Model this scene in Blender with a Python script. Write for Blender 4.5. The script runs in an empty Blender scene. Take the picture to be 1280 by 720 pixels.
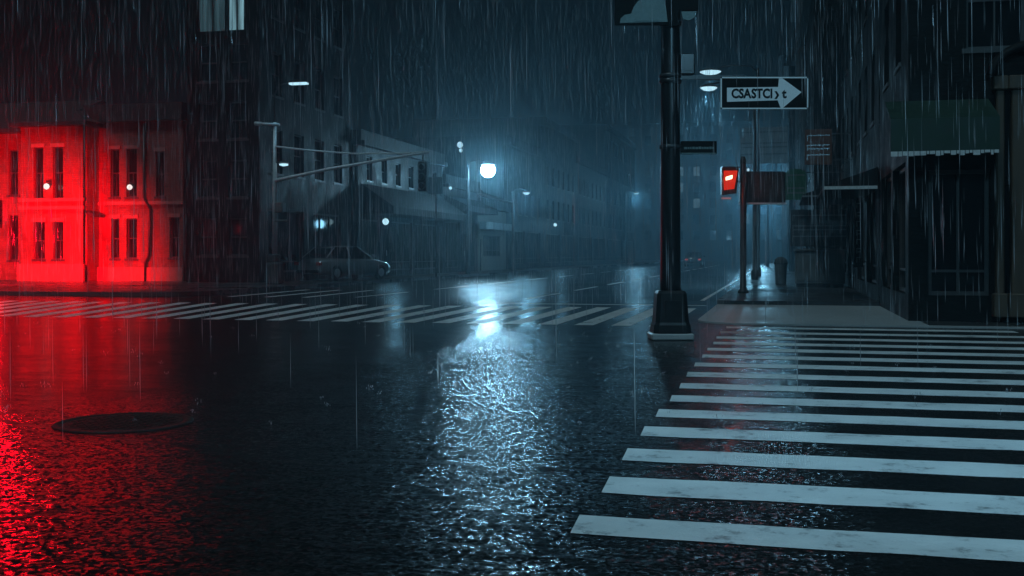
import bpy, math, random
from mathutils import Vector, Matrix
random.seed(11)
R = math.radians
scene = bpy.context.scene
COL = scene.collection

# ---------------------------------------------------------------- frame of the place
# street B runs along +Y, street A along X; the camera stands on the near corner at the origin
EYE = 1.25
FPX = 1372.0            # focal length in photo pixels (1280 wide)
HY = 318.0              # horizon row
YAW = math.atan((975 - 640) / FPX)
CT, ST = math.cos(YAW), math.sin(YAW)
def depth(x, y): return -x * ST + y * CT
def gnd(px, py, z=0.0):
    d = (EYE - z) * FPX / (py - HY)
    c = (px - 640) / FPX * d
    return (c * CT - d * ST, c * ST + d * CT)
def xat(px, y): return y * math.tan(math.atan((px - 640) / FPX) - YAW)
def yat(px, x): return x / math.tan(math.atan((px - 640) / FPX) - YAW)
def zat(py, x, y): return EYE + (HY - py) * depth(x, y) / FPX

# ---------------------------------------------------------------- mesh builder
class MB:
    def __init__(s):
        s.v = []; s.f = []; s.m = []; s.cur = 0; s.sm = []; s.smooth = False
    def face(s, idx):
        s.f.append(idx); s.m.append(s.cur); s.sm.append(s.smooth)
    def quad(s, a, b, c, d):
        n = len(s.v); s.v += [tuple(a), tuple(b), tuple(c), tuple(d)]; s.face([n, n+1, n+2, n+3]); return s
    def poly(s, pts):
        n = len(s.v); s.v += [tuple(p) for p in pts]; s.face(list(range(n, n+len(pts)))); return s
    def box(s, x0, x1, y0, y1, z0, z1, bev=0.0):
        if bev <= 0:
            n = len(s.v)
            s.v += [(x0,y0,z0),(x1,y0,z0),(x1,y1,z0),(x0,y1,z0),(x0,y0,z1),(x1,y0,z1),(x1,y1,z1),(x0,y1,z1)]
            for q in ((0,3,2,1),(4,5,6,7),(0,1,5,4),(1,2,6,5),(2,3,7,6),(3,0,4,7)): s.face([n+i for i in q])
            return s
        b = bev
        rings = [(z0, b), (z0 + b, 0), (z1 - b, 0), (z1, b)]
        n = len(s.v)
        for z, i in rings:
            X0, X1, Y0, Y1 = x0 + i, x1 - i, y0 + i, y1 - i
            s.v += [(X0+b,Y0,z),(X1-b,Y0,z),(X1,Y0+b,z),(X1,Y1-b,z),(X1-b,Y1,z),(X0+b,Y1,z),(X0,Y1-b,z),(X0,Y0+b,z)]
        for k in range(3):
            for i in range(8):
                j = (i + 1) % 8
                s.face([n+k*8+i, n+k*8+j, n+k*8+8+j, n+k*8+8+i])
        s.face([n+7-i for i in range(8)]); s.face([n+24+i for i in range(8)])
        return s
    def tube(s, pts, rad, n=10, caps=True, smooth=True):
        pts = [Vector(p) for p in pts]
        if not isinstance(rad, (list, tuple)): rad = [rad] * len(pts)
        base = len(s.v); old = s.smooth; s.smooth = smooth
        t0 = (pts[1] - pts[0]).normalized()
        ref = Vector((0, 0, 1)) if abs(t0.z) < 0.9 else Vector((1, 0, 0))
        for i, p in enumerate(pts):
            t = (pts[min(i+1, len(pts)-1)] - pts[max(i-1, 0)]).normalized()
            a = t.cross(ref).normalized(); b = a.cross(t).normalized()
            for k in range(n):
                th = 2 * math.pi * k / n
                s.v.append(tuple(p + (a * math.cos(th) + b * math.sin(th)) * rad[i]))
        for i in range(len(pts) - 1):
            for k in range(n):
                j = (k + 1) % n
                s.face([base+i*n+k, base+i*n+j, base+(i+1)*n+j, base+(i+1)*n+k])
        s.smooth = False
        if caps:
            s.face([base+n-1-k for k in range(n)]); e = base + (len(pts)-1)*n
            s.face([e+k for k in range(n)])
        s.smooth = old
        return s
    def lathe(s, c, prof, n=24, smooth=True):      # profile of (radius, z) turned about a vertical axis
        base = len(s.v); old = s.smooth; s.smooth = smooth
        for r, z in prof:
            for k in range(n):
                th = 2 * math.pi * k / n
                s.v.append((c[0] + r*math.cos(th), c[1] + r*math.sin(th), c[2] + z))
        for i in range(len(prof)-1):
            for k in range(n):
                j = (k+1) % n
                s.face([base+i*n+k, base+i*n+j, base+(i+1)*n+j, base+(i+1)*n+k])
        s.smooth = False
        s.face([base+n-1-k for k in range(n)]); e = base+(len(prof)-1)*n; s.face([e+k for k in range(n)])
        s.smooth = old
        return s
    def prism(s, pts, axis, a, b):                 # 2-D outline extruded along x, y or z
        def P(p, t):
            return {'x': (t, p[0], p[1]), 'y': (p[0], t, p[1]), 'z': (p[0], p[1], t)}[axis]
        n = len(pts); base = len(s.v)
        s.v += [P(p, a) for p in pts] + [P(p, b) for p in pts]
        s.face([base+i for i in range(n)][::-1]); s.face([base+n+i for i in range(n)])
        for i in range(n):
            j = (i+1) % n
            s.face([base+i, base+j, base+n+j, base+n+i])
        return s
    def add(s, o, M=None):
        n = len(s.v)
        for p in o.v: s.v.append(tuple(M @ Vector(p)) if M else p)
        for f, m, k in zip(o.f, o.m, o.sm): s.f.append([n+i for i in f]); s.m.append(m); s.sm.append(k)
        return s
    def mesh(s, name, mats, org=(0, 0, 0)):
        me = bpy.data.meshes.new(name)
        me.from_pydata([(p[0]-org[0], p[1]-org[1], p[2]-org[2]) for p in s.v], [], s.f)
        if not isinstance(mats, (list, tuple)): mats = [mats]
        for m in mats: me.materials.append(m)
        me.polygons.foreach_set('material_index', s.m)
        me.polygons.foreach_set('use_smooth', s.sm)
        import bmesh
        bm = bmesh.new(); bm.from_mesh(me); bmesh.ops.recalc_face_normals(bm, faces=bm.faces); bm.to_mesh(me); bm.free()
        me.update()
        return me
    def build(s, name, mats, parent=None, local=False):
        """one mesh object; coordinates are world ones unless local, and are stored relative to the thing's base"""
        org = Vector((0, 0, 0))
        p = parent
        while p is not None and not local:
            org += p.location; p = p.parent
        o = bpy.data.objects.new(name, s.mesh(name, mats, org)); COL.objects.link(o); o.parent = parent
        return o

def tag(o, label=None, cat=None, group=None, kind=None):
    if label: o['label'] = label
    if cat: o['category'] = cat
    if group: o['group'] = group
    if kind: o['kind'] = kind
    return o
def thing(name, loc, label, cat, group=None, rz=0.0):
    o = bpy.data.objects.new(name, None); COL.objects.link(o)
    o.location = loc; o.rotation_euler = (0, 0, rz); o.empty_display_size = .2
    return tag(o, label, cat, group)
def single(mb, name, mats, loc, label, cat, group=None):
    o = bpy.data.objects.new(name, mb.mesh(name, mats, loc)); COL.objects.link(o); o.location = loc
    return tag(o, label, cat, group)
def struct(mb, name, mats): return tag(mb.build(name, mats), kind='structure')
def kids(o): return [c for c in bpy.data.objects if c.parent == o]
def copy_tree(o, parent=None):
    c = o.copy(); COL.objects.link(c); c.parent = parent
    for ch in kids(o): copy_tree(ch, c)
    return c

def text_mb(s, size, bold=0.0, shear=0.0):
    cu = bpy.data.curves.new('text', 'FONT'); cu.body = s; cu.size = size; cu.offset = bold; cu.shear = shear
    cu.align_x = 'CENTER'; cu.align_y = 'CENTER'; cu.resolution_u = 3
    ob = bpy.data.objects.new('text', cu); COL.objects.link(ob)
    bpy.context.view_layer.update()
    me = bpy.data.meshes.new_from_object(ob.evaluated_get(bpy.context.evaluated_depsgraph_get()))
    mb = MB(); mb.v = [tuple(v.co) for v in me.vertices]
    for p in me.polygons: mb.face(list(p.vertices))
    bpy.data.objects.remove(ob); bpy.data.curves.remove(cu); bpy.data.meshes.remove(me)
    return mb

# ---------------------------------------------------------------- materials
def newmat(name):
    m = bpy.data.materials.new(name); m.use_nodes = True
    nt = m.node_tree; nt.nodes.clear()
    out = nt.nodes.new('ShaderNodeOutputMaterial')
    return m, nt, out
def N(nt, t, **kw):
    n = nt.nodes.new('ShaderNode' + t)
    for k, v in kw.items():
        if k in n.inputs: n.inputs[k].default_value = v
        else: setattr(n, k, v)
    return n
def ramp(nt, src, p0, p1, c0=(0,0,0,1), c1=(1,1,1,1)):
    r = nt.nodes.new('ShaderNodeValToRGB'); e = r.color_ramp.elements
    e[0].position = p0; e[1].position = p1; e[0].color = c0; e[1].color = c1
    nt.links.new(src, r.inputs['Fac']); return r.outputs['Color']
def rgb(c): return (c[0], c[1], c[2], 1)

def surf(name, a, b, scale=6.0, rough=(.3, .6), bump=.004, bscale=40.0, metallic=0.0, spec=.5, stretch=None, detail=6, coat=0.0):
    """a weathered surface: two base colours mixed by noise, uneven gloss, fine relief"""
    m, nt, out = newmat(name); L = nt.links.new
    tc = N(nt, 'TexCoord'); mp = N(nt, 'Mapping'); L(tc.outputs['Object'], mp.inputs['Vector'])
    if stretch: mp.inputs['Scale'].default_value = stretch
    n1 = N(nt, 'TexNoise', Scale=scale, Detail=detail, Roughness=.65); L(mp.outputs[0], n1.inputs['Vector'])
    n2 = N(nt, 'TexNoise', Scale=bscale, Detail=3.0); L(mp.outputs[0], n2.inputs['Vector'])
    col = ramp(nt, n1.outputs['Fac'], .35, .68, rgb(a), rgb(b))
    p = N(nt, 'BsdfPrincipled', Metallic=metallic); L(col, p.inputs['Base Color'])
    p.inputs['Specular IOR Level'].default_value = spec
    p.inputs['Coat Weight'].default_value = coat; p.inputs['Coat Roughness'].default_value = .12
    rr = ramp(nt, n1.outputs['Fac'], .3, .7, (rough[0],)*3+(1,), (rough[1],)*3+(1,)); L(rr, p.inputs['Roughness'])
    if bump:
        bp = N(nt, 'Bump', Strength=.7, Distance=bump); L(n2.outputs['Fac'], bp.inputs['Height']); L(bp.outputs[0], p.inputs['Normal'])
    L(p.outputs[0], out.inputs['Surface'])
    return m

def brick(name, a, b, mortar, scale=1.0):
    m, nt, out = newmat(name); L = nt.links.new
    tc = N(nt, 'TexCoord')
    sx = N(nt, 'SeparateXYZ'); L(tc.outputs['Object'], sx.inputs[0])
    ad = N(nt, 'Math', operation='ADD'); L(sx.outputs['X'], ad.inputs[0]); L(sx.outputs['Y'], ad.inputs[1])
    cb = N(nt, 'CombineXYZ'); L(ad.outputs[0], cb.inputs['X']); L(sx.outputs['Z'], cb.inputs['Y'])
    bt = N(nt, 'TexBrick', Scale=scale); L(cb.outputs[0], bt.inputs['Vector'])
    bt.inputs['Color1'].default_value = rgb(a); bt.inputs['Color2'].default_value = rgb(b); bt.inputs['Mortar'].default_value = rgb(mortar)
    bt.inputs['Brick Width'].default_value = .24; bt.inputs['Row Height'].default_value = .08; bt.inputs['Mortar Size'].default_value = .008
    n1 = N(nt, 'TexNoise', Scale=1.3, Detail=7.0, Roughness=.7); L(tc.outputs['Object'], n1.inputs['Vector'])
    mx = N(nt, 'Mix', data_type='RGBA', blend_type='MULTIPLY')
    mx.inputs['Factor'].default_value = 1
    L(bt.outputs['Color'], mx.inputs['A']); L(ramp(nt, n1.outputs['Fac'], .3, .7, (.5,.5,.5,1), (1,1,1,1)), mx.inputs['B'])
    p = N(nt, 'BsdfPrincipled'); L(mx.outputs['Result'], p.inputs['Base Color']); p.inputs['Specular IOR Level'].default_value = .12
    L(ramp(nt, n1.outputs['Fac'], .3, .7, (.35,)*3+(1,), (.75,)*3+(1,)), p.inputs['Roughness'])
    bp = N(nt, 'Bump', Strength=.8, Distance=.01); bp.invert = True; L(bt.outputs['Fac'], bp.inputs['Height']); L(bp.outputs[0], p.inputs['Normal'])
    L(p.outputs[0], out.inputs['Surface'])
    return m

def emit(name, c, s):
    m, nt, out = newmat(name)
    e = N(nt, 'Emission', Strength=s); e.inputs['Color'].default_value = rgb(c)
    nt.links.new(e.outputs[0], out.inputs['Surface']); return m

def lit_window(name, c, s0, s1):
    """a room lit behind vertical curtain folds"""
    m, nt, out = newmat(name); L = nt.links.new
    tc = N(nt, 'TexCoord'); mp = N(nt, 'Mapping'); L(tc.outputs['Object'], mp.inputs['Vector']); mp.inputs['Scale'].default_value = (7, 7, .25)
    n = N(nt, 'TexNoise', Scale=1.0, Detail=3.0); L(mp.outputs[0], n.inputs['Vector'])
    r = ramp(nt, n.outputs['Fac'], .35, .65, (s0,)*3+(1,), (s1,)*3+(1,))
    e = N(nt, 'Emission'); e.inputs['Color'].default_value = rgb(c); L(r, e.inputs['Strength'])
    L(e.outputs[0], out.inputs['Surface']); return m

def wet_ground(name, a, b, grain, gdist, paint=False, pool=False, rmin=.15, rmax=.27, pud=0.4):
    """rain-wet ground: dark stone under a film of water, smooth where it pools"""
    m, nt, out = newmat(name); L = nt.links.new
    tc = N(nt, 'TexCoord'); V = tc.outputs['Object']
    big = N(nt, 'TexNoise', Scale=.22, Detail=5.0, Roughness=.6); L(V, big.inputs['Vector'])
    mid = N(nt, 'TexNoise', Scale=2.2, Detail=6.0, Roughness=.65); L(V, mid.inputs['Vector'])
    g = N(nt, 'TexNoise', Scale=grain, Detail=1.2, Roughness=.5); L(V, g.inputs['Vector'])
    vor = N(nt, 'TexVoronoi', Scale=grain*1.7); L(V, vor.inputs['Vector'])
    mp = N(nt, 'Mapping'); L(V, mp.inputs['Vector']); mp.inputs['Scale'].default_value = (.8, 4.5, 1); mp.inputs['Rotation'].default_value = (0, 0, -YAW)
    rip = N(nt, 'TexNoise', Scale=1.6, Detail=3.0); L(mp.outputs[0], rip.inputs['Vector'])
    col = ramp(nt, mid.outputs['Fac'], .3, .7, rgb(a), rgb(b))
    if paint:                                       # worn thermoplastic: tar shows through in chips and tyre tracks
        w1 = N(nt, 'TexNoise', Scale=7.0, Detail=9.0, Roughness=.75); L(V, w1.inputs['Vector'])
        w2 = N(nt, 'Math', operation='MULTIPLY_ADD'); L(mid.outputs['Fac'], w2.inputs[0]); w2.inputs[1].default_value = .55; L(w1.outputs['Fac'], w2.inputs[2])
        msk = ramp(nt, w2.outputs[0], .56, .72)
        mx = N(nt, 'Mix', data_type='RGBA'); L(msk, mx.inputs['Factor']); mx.inputs['A'].default_value = (.10,.105,.11,1); L(col, mx.inputs['B'])
        col = mx.outputs['Result']
    p = N(nt, 'BsdfPrincipled'); L(col, p.inputs['Base Color'])
    p.inputs['IOR'].default_value = 1.38
    rm = N(nt, 'Math', operation='MULTIPLY_ADD'); L(big.outputs['Fac'], rm.inputs[0]); rm.inputs[1].default_value = .6
    m2 = N(nt, 'Math', operation='MULTIPLY'); L(mid.outputs['Fac'], m2.inputs[0]); m2.inputs[1].default_value = .4; L(m2.outputs[0], rm.inputs[2])
    L(ramp(nt, rm.outputs[0], .38, .62, (rmin,)*3+(1,), (rmax,)*3+(1,)), p.inputs['Roughness'])
    gs = ramp(nt, rm.outputs[0], .36, .60, (pud,)*3+(1,), (1,1,1,1))
    if pool:                                        # standing water in the low left part, ragged at its edge
        sp = N(nt, 'SeparateXYZ'); L(V, sp.inputs[0])
        e1 = N(nt, 'Math', operation='MULTIPLY_ADD'); L(sp.outputs['X'], e1.inputs[0]); e1.inputs[1].default_value = -1.6; ey = N(nt, 'Math', operation='MULTIPLY'); L(sp.outputs['Y'], ey.inputs[0]); ey.inputs[1].default_value = .25; L(ey.outputs[0], e1.inputs[2])
        e2 = N(nt, 'Math', operation='MULTIPLY_ADD'); L(big.outputs['Fac'], e2.inputs[0]); e2.inputs[1].default_value = 4.0; L(e1.outputs[0], e2.inputs[2])
        e2b = N(nt, 'Math', operation='MULTIPLY_ADD'); L(mid.outputs['Fac'], e2b.inputs[0]); e2b.inputs[1].default_value = 2.0; L(e2.outputs[0], e2b.inputs[2])
        mr = N(nt, 'MapRange'); L(e2b.outputs[0], mr.inputs['Value']); mr.inputs['From Min'].default_value = 13.0; mr.inputs['From Max'].default_value = 14.8
        mr.inputs['To Min'].default_value = 1.0; mr.inputs['To Max'].default_value = .16
        gm = N(nt, 'Math', operation='MULTIPLY'); L(gs, gm.inputs[0]); L(mr.outputs[0], gm.inputs[1]); gs = gm.outputs[0]
        fm = N(nt, 'MapRange'); L(sp.outputs['Y'], fm.inputs['Value']); fm.inputs['From Min'].default_value = 24; fm.inputs['From Max'].default_value = 32; fm.inputs['To Max'].default_value = .8
        gx = N(nt, 'Math', operation='MAXIMUM'); L(gs, gx.inputs[0]); L(fm.outputs[0], gx.inputs[1]); gs = gx.outputs[0]
        # tar-filled cracks and old trench patches
        vc = N(nt, 'TexVoronoi', Scale=.33, feature='DISTANCE_TO_EDGE'); wv = N(nt, 'Mix', data_type='VECTOR')
        nv = N(nt, 'TexNoise', Scale=1.7, Detail=5.0); L(V, nv.inputs['Vector']); wv.inputs['Factor'].default_value = .25
        L(V, wv.inputs['A']); L(nv.outputs['Color'], wv.inputs['B']); L(wv.outputs['Result'], vc.inputs['Vector'])
        cr = ramp(nt, vc.outputs['Distance'], .0, .012, (0,0,0,1), (1,1,1,1))
        cm = N(nt, 'Math', operation='MULTIPLY'); L(gs, cm.inputs[0]); L(cr, cm.inputs[1]); gs = cm.outputs[0]
    h1 = N(nt, 'Math', operation='MULTIPLY_ADD'); L(vor.outputs['Distance'], h1.inputs[0]); h1.inputs[1].default_value = -.5; L(g.outputs['Fac'], h1.inputs[2])
    h2 = N(nt, 'Math', operation='MULTIPLY'); L(h1.outputs[0], h2.inputs[0]); L(gs, h2.inputs[1])
    facet = None
    if pool:                                        # stones of the surface course under the film, each tilted its own way
        vn = N(nt, 'TexNoise', Scale=24.0, Detail=2.0); L(V, vn.inputs['Vector'])
        va = N(nt, 'VectorMath', operation='MULTIPLY_ADD'); L(vn.outputs['Color'], va.inputs[0]); va.inputs[1].default_value = (.05,.05,0); L(V, va.inputs[2])
        vf = N(nt, 'TexVoronoi', Scale=54.0); L(va.outputs[0], vf.inputs['Vector'])
        c0 = N(nt, 'VectorMath', operation='SUBTRACT'); L(vf.outputs['Color'], c0.inputs[0]); c0.inputs[1].default_value = (.5,.5,.5)
        ck = N(nt, 'Math', operation='MULTIPLY'); L(gs, ck.inputs[0]); ck.inputs[1].default_value = .27
        cs = N(nt, 'VectorMath', operation='SCALE'); L(c0.outputs[0], cs.inputs[0]); L(ck.outputs[0], cs.inputs['Scale'])
        cm2 = N(nt, 'VectorMath', operation='MULTIPLY_ADD'); L(cs.outputs[0], cm2.inputs[0]); cm2.inputs[1].default_value = (2.1,1,0); cm2.inputs[2].default_value = (0,0,1)
        nn = N(nt, 'VectorMath', operation='NORMALIZE'); L(cm2.outputs[0], nn.inputs[0]); facet = nn.outputs[0]
    b1 = N(nt, 'Bump', Strength=1.0, Distance=gdist); L(h2.outputs[0], b1.inputs['Height'])
    if facet: L(facet, b1.inputs['Normal'])
    b2 = N(nt, 'Bump', Strength=1.0, Distance=.007); L(rip.outputs['Fac'], b2.inputs['Height']); L(b1.outputs[0], b2.inputs['Normal'])
    L(b2.outputs[0], p.inputs['Normal'])
    L(p.outputs[0], out.inputs['Surface'])
    return m

M = {}
M['asphalt'] = wet_ground('wet_asphalt', (.006,.0065,.007), (.015,.0155,.016), 40, .0014, pool=True)
M['paint'] = wet_ground('road_paint', (.58,.60,.60), (.74,.75,.74), 30, .003, paint=True, rmin=.25, rmax=.5)
M['concrete'] = wet_ground('wet_concrete', (.30,.31,.31), (.40,.41,.41), 22, .004, rmin=.28, rmax=.5)
M['pavement'] = wet_ground('dark_pavement', (.02,.021,.023), (.04,.041,.043), 22, .005, rmin=.2, rmax=.45)
M['kerb'] = wet_ground('kerb_stone', (.06,.064,.066), (.10,.105,.11), 30, .004, rmin=.15, rmax=.4)
M['iron'] = surf('wet_cast_iron', (.012,.012,.012), (.03,.028,.026), 20, (.35,.6), .003, 60, .0, .4)
M['black'] = surf('black_pole_paint', (.008,.009,.010), (.016,.017,.018), 9, (.27,.34), .0006, 60, 0, .5)
M['galv'] = surf('galvanised_steel', (.55,.57,.59), (.7,.72,.74), 8, (.35,.55), .001, 50, .1)
M['dark_metal'] = surf('dark_metal', (.02,.022,.025), (.05,.053,.056), 8, (.25,.5), .001, 50, .2)
M['sign_white'] = surf('reflective_white', (.78,.80,.80), (.86,.87,.87), 30, (.4,.55), .0005, 90)
M['sign_black'] = surf('sign_black', (.005,.006,.006), (.009,.010,.010), 20, (.5,.7), .0005, 90, 0, .08)
M['sign_green'] = surf('sign_green', (.02,.10,.055), (.03,.14,.075), 12, (.35,.5), .0005, 60)
M['sign_orange'] = surf('sign_orange', (.10,.03,.014), (.15,.05,.02), 12, (.4,.6), .001, 60)
M['emblem'] = surf('emblem_pale', (.07,.13,.13), (.16,.23,.23), 14, (.4,.6), .002, 60)
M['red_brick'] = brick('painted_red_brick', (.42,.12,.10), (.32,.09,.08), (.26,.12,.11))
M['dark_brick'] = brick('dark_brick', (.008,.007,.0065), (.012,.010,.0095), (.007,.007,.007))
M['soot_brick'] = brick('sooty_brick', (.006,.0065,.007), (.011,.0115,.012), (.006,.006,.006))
M['stone'] = surf('pale_stone', (.26,.24,.23), (.36,.34,.32), 5, (.5,.8), .004, 30)
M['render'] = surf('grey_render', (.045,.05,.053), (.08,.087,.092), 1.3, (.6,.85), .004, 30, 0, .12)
M['tan'] = surf('brown_stone', (.06,.042,.028), (.10,.074,.05), 3, (.4,.7), .004, 30, stretch=(3,3,.5))
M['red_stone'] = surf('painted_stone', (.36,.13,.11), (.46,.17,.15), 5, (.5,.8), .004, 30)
M['slate'] = surf('slate_roof', (.03,.03,.034), (.06,.06,.066), 6, (.3,.5), .006, 14)
M['trim'] = surf('dark_trim', (.007,.0075,.008), (.014,.0145,.015), 7, (.5,.7), .002, 40, 0, .12)
M['frame'] = surf('window_frame', (.04,.04,.04), (.07,.07,.07), 9, (.4,.6), .001, 50)
M['glass'] = surf('dark_window_glass', (.006,.008,.010), (.014,.017,.02), 2, (.04,.12), .0015, 3, 0, .6)
M['awn_green'] = surf('green_canvas', (.006,.026,.018), (.012,.042,.029), 4, (.5,.8), .003, 60)
M['awn_dark'] = surf('dark_canvas', (.006,.007,.008), (.012,.013,.014), 4, (.6,.8), .003, 60, 0, .15)
M['fringe'] = surf('pale_valance', (.5,.52,.52), (.68,.7,.7), 18, (.5,.7), .002, 60)
M['car_body'] = surf('silver_car_paint', (.34,.36,.37), (.42,.44,.45), 2, (.15,.25), .0002, 90, .5, .5, coat=.8)
M['car_dark'] = surf('dark_car_paint', (.03,.03,.034), (.04,.04,.045), 2, (.15,.25), .0002, 90, .3, .5, coat=.8)
M['tyre'] = surf('tyre_rubber', (.015,.015,.015), (.03,.03,.03), 12, (.6,.8), .004, 50)
M['tail'] = surf('tail_lens', (.25,.01,.01), (.35,.015,.015), 12, (.15,.25), 0)
M['lens_grey'] = surf('unlit_lens', (.05,.05,.05), (.08,.08,.08), 12, (.15,.25), 0)
M['box_grey'] = surf('weathered_cabinet_paint', (.10,.115,.12), (.16,.175,.18), 3, (.4,.65), .002, 40)
COLD = (.27, .69, 1.0)
M['lamp'] = emit('lamp_lens', (.62,.90,1.0), 30)
M['lamp_blaze'] = emit('blazing_lamp_globe', (.36,.74,1.0), 215)
M['lamp_small'] = emit('small_lamp_lens', (.50,.84,1.0), 1.2)
M['lamp_warm'] = emit('porch_globe', (1,.85,.8), 1.3)
M['lamp_dim'] = emit('dim_lamp_lens', (.55,.85,1.0), .8)
M['hand'] = emit('signal_hand_lamp', (1,.78,.5), 3.2)
M['red_lens'] = emit('red_signal_lens', (1,.035,.012), .6)
M['beacon'] = emit('red_beacon_lens', (1,.01,.012), 4)
M['tail_lit'] = emit('lit_tail_lens', (1,.10,.07), .4)
M['lit_bright'] = lit_window('lit_curtain', (.36,.72,.86), .12, .55)
M['lit_dim'] = lit_window('dim_curtain', (.25,.55,.68), .03, .14)
M['lit_shop'] = lit_window('dim_shop_interior', (.28,.58,.70), .003, .02)
M['lit_far'] = lit_window('far_lit_rooms', (.45,.75,.9), .05, .2)

# ---------------------------------------------------------------- lights
def lamp(name, loc, power, col=COLD, size=.12, parent=None, spot=None, rot=(0, 0, 0), blend=.5):
    ld = bpy.data.lights.new(name, 'SPOT' if spot else 'POINT')
    ld.energy = power; ld.color = col; ld.shadow_soft_size = size
    if spot: ld.spot_size = R(spot); ld.spot_blend = blend
    o = bpy.data.objects.new(name, ld); COL.objects.link(o)
    if parent:
        o.parent = parent
        o.location = Vector(loc) - parent.location
    else: o.location = loc
    o.rotation_euler = rot
    return o

def aim(az, el):
    v = Vector((math.cos(R(az))*math.cos(R(el)), math.sin(R(az))*math.cos(R(el)), math.sin(R(el))))
    return v.to_track_quat('-Z', 'Y').to_euler()

# ---------------------------------------------------------------- ground
mb = MB(); mb.quad((-240,-60,0),(240,-60,0),(240,420,0),(-240,420,0))
struct(mb, 'road', M['asphalt'])

def slab(pts, z0, z1, name, mat, kerb=None, kw=.16):
    b = MB(); b.prism(pts, 'z', z0, z1); struct(b, name, mat)

KX, KY = -1.5, 19.9             # far right corner of the crossing
def arc(cx, cy, r, a0, a1, n=10):
    return [(cx + r*math.cos(R(a0+(a1-a0)*i/n)), cy + r*math.sin(R(a0+(a1-a0)*i/n))) for i in range(n+1)]
FX = 2.3                        # facade line of the right-hand row
# far right pavement: kerb stones round a pale corner apron, dark paving behind
corner = arc(KX+1.0, KY+1.0, 1.0, 180, 270)
slab([(KX, 27.4)] + corner + [(60, KY), (60, KY+.16)] + arc(KX+1.0, KY+1.0, .84, 270, 180) + [(KX+.16, 27.4)], 0, .028, 'dropped_kerb', M['concrete'])
slab([(KX, 330), (KX, 27.404), (KX+.16, 27.404), (KX+.16, 330)], 0, .125, 'kerb', M['kerb'])
ins = arc(KX+1.0, KY+1.0, .84, 180, 270)
slab([(KX+.16, 27.4)] + ins + [(FX+.2, KY+.16), (FX+.2, 27.4)], 0, .024, 'corner_pavement', M['concrete'])
slab([(KX+.16, 330), (KX+.16, 27.404), (FX+30, 27.404), (FX+30, 330)], 0, .12, 'pavement', M['pavement'])
slab([(FX+.204, KY+.16), (60, KY+.16), (60, 24), (FX+.204, 24)], 0, .023, 'side_pavement', M['pavement'])
# left pavement
LX, LY = -17.0, 29.0
cl = arc(LX-2.2, LY+2.2, 2.2, 0, -90)
slab([(LX, 330)] + cl + [(-200, LY), (-200, LY+.16)] + arc(LX-2.2, LY+2.2, 2.04, -90, 0) + [(LX-.16, 330)], 0, .125, 'kerb', M['kerb'])
slab([(LX-.16, 330)] + arc(LX-2.2, LY+2.2, 2.04, 0, -90) + [(-200, LY+.16), (-200, 330)], 0, .12, 'pavement', M['pavement'])
# near pavement, where the camera stands
nc = arc(-.15, 2.85, .95, 180, 90)
slab([(-1.1, -40)] + nc + [(60, 3.80), (60, 3.64)] + arc(-.15, 2.85, .79, 90, 180) + [(-.94, -40)], 0, .125, 'kerb', M['kerb'])
slab([(-.94, -40)] + arc(-.15, 2.85, .79, 180, 90) + [(60, 3.64), (60, -40)], 0, .12, 'pavement', M['pavement'])

# zebra over street A (right, running away from us)
def invY(yy): return gnd(976, yy)[1]
mb = MB(); Z = .0022
dtop = [5.25,6.17,7.07,7.97,8.86,9.74,10.66,11.65,12.67,13.68,14.68,15.68,16.72,17.84,19.0]
for i, d_ in enumerate(dtop):
    yf = (d_ - .22) / CT; yn = yf - (.35 if i == 0 else .43)
    xl = -.93 + random.uniform(-.03, .03); xr = 3.05 + .05*i + random.uniform(-.08, .05)
    n = 14
    pf = [(xl + (xr-xl)*k/n, yf + random.uniform(-.012,.012)) for k in range(n+1)]
    pn = [(xl + .02 + (xr-xl)*k/n, yn + random.uniform(-.012,.012)) for k in range(n+1)]
    for k in range(n): mb.quad((*pn[k], Z), (*pn[k+1], Z), (*pf[k+1], Z), (*pf[k], Z))
struct(mb, 'crosswalk', M['paint'])
# zebra over street B (left, running across), the bars fan a little towards the left
mb = MB()
for i in range(31):
    x = -2.05 - .66 * i
    fan = -.022 * max(0, -x - 3.4) ** 2 if x > -9 else -.69 - .24 * (-x - 9)
    fan = max(fan, -2.2)
    y0, y1 = 19.1 + random.uniform(-.06, .06), 25.6 + random.uniform(-.1, .1)
    w = .34; n = 8
    for k in range(n):
        a, b = k/n, (k+1)/n
        xa, xb = x + fan*a, x + fan*b
        mb.quad((xa-w/2, y0+(y1-y0)*a, Z), (xa+w/2, y0+(y1-y0)*a, Z), (xb+w/2, y0+(y1-y0)*b, Z), (xb-w/2, y0+(y1-y0)*b, Z))
struct(mb, 'crosswalk', M['paint'])
# stop line and lane lines of street B
mb = MB()
mb.quad((-7.6, 27.0, Z), (-1.75, 27.0, Z), (-1.75, 27.3, Z), (-7.6, 27.3, Z))
for x in (-6.9, -12.0):
    for k in range(14):
        y = 30 + 7.5 * k
        mb.quad((x-.07, y, Z), (x+.07, y, Z), (x+.07, y+4.6, Z), (x-.07, y+4.6, Z))
mb.quad((-2.1, 30, Z), (-1.98, 30, Z), (-1.98, 150, Z), (-2.1, 150, Z))
for x in (-13.4, -14.6, -15.8):
    mb.quad((x-.1, 29.5, Z), (x+.1, 29.5, Z), (x+.1-.4, 36, Z), (x-.1-.4, 36, Z))
struct(mb, 'lane_markings', M['paint'])

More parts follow.
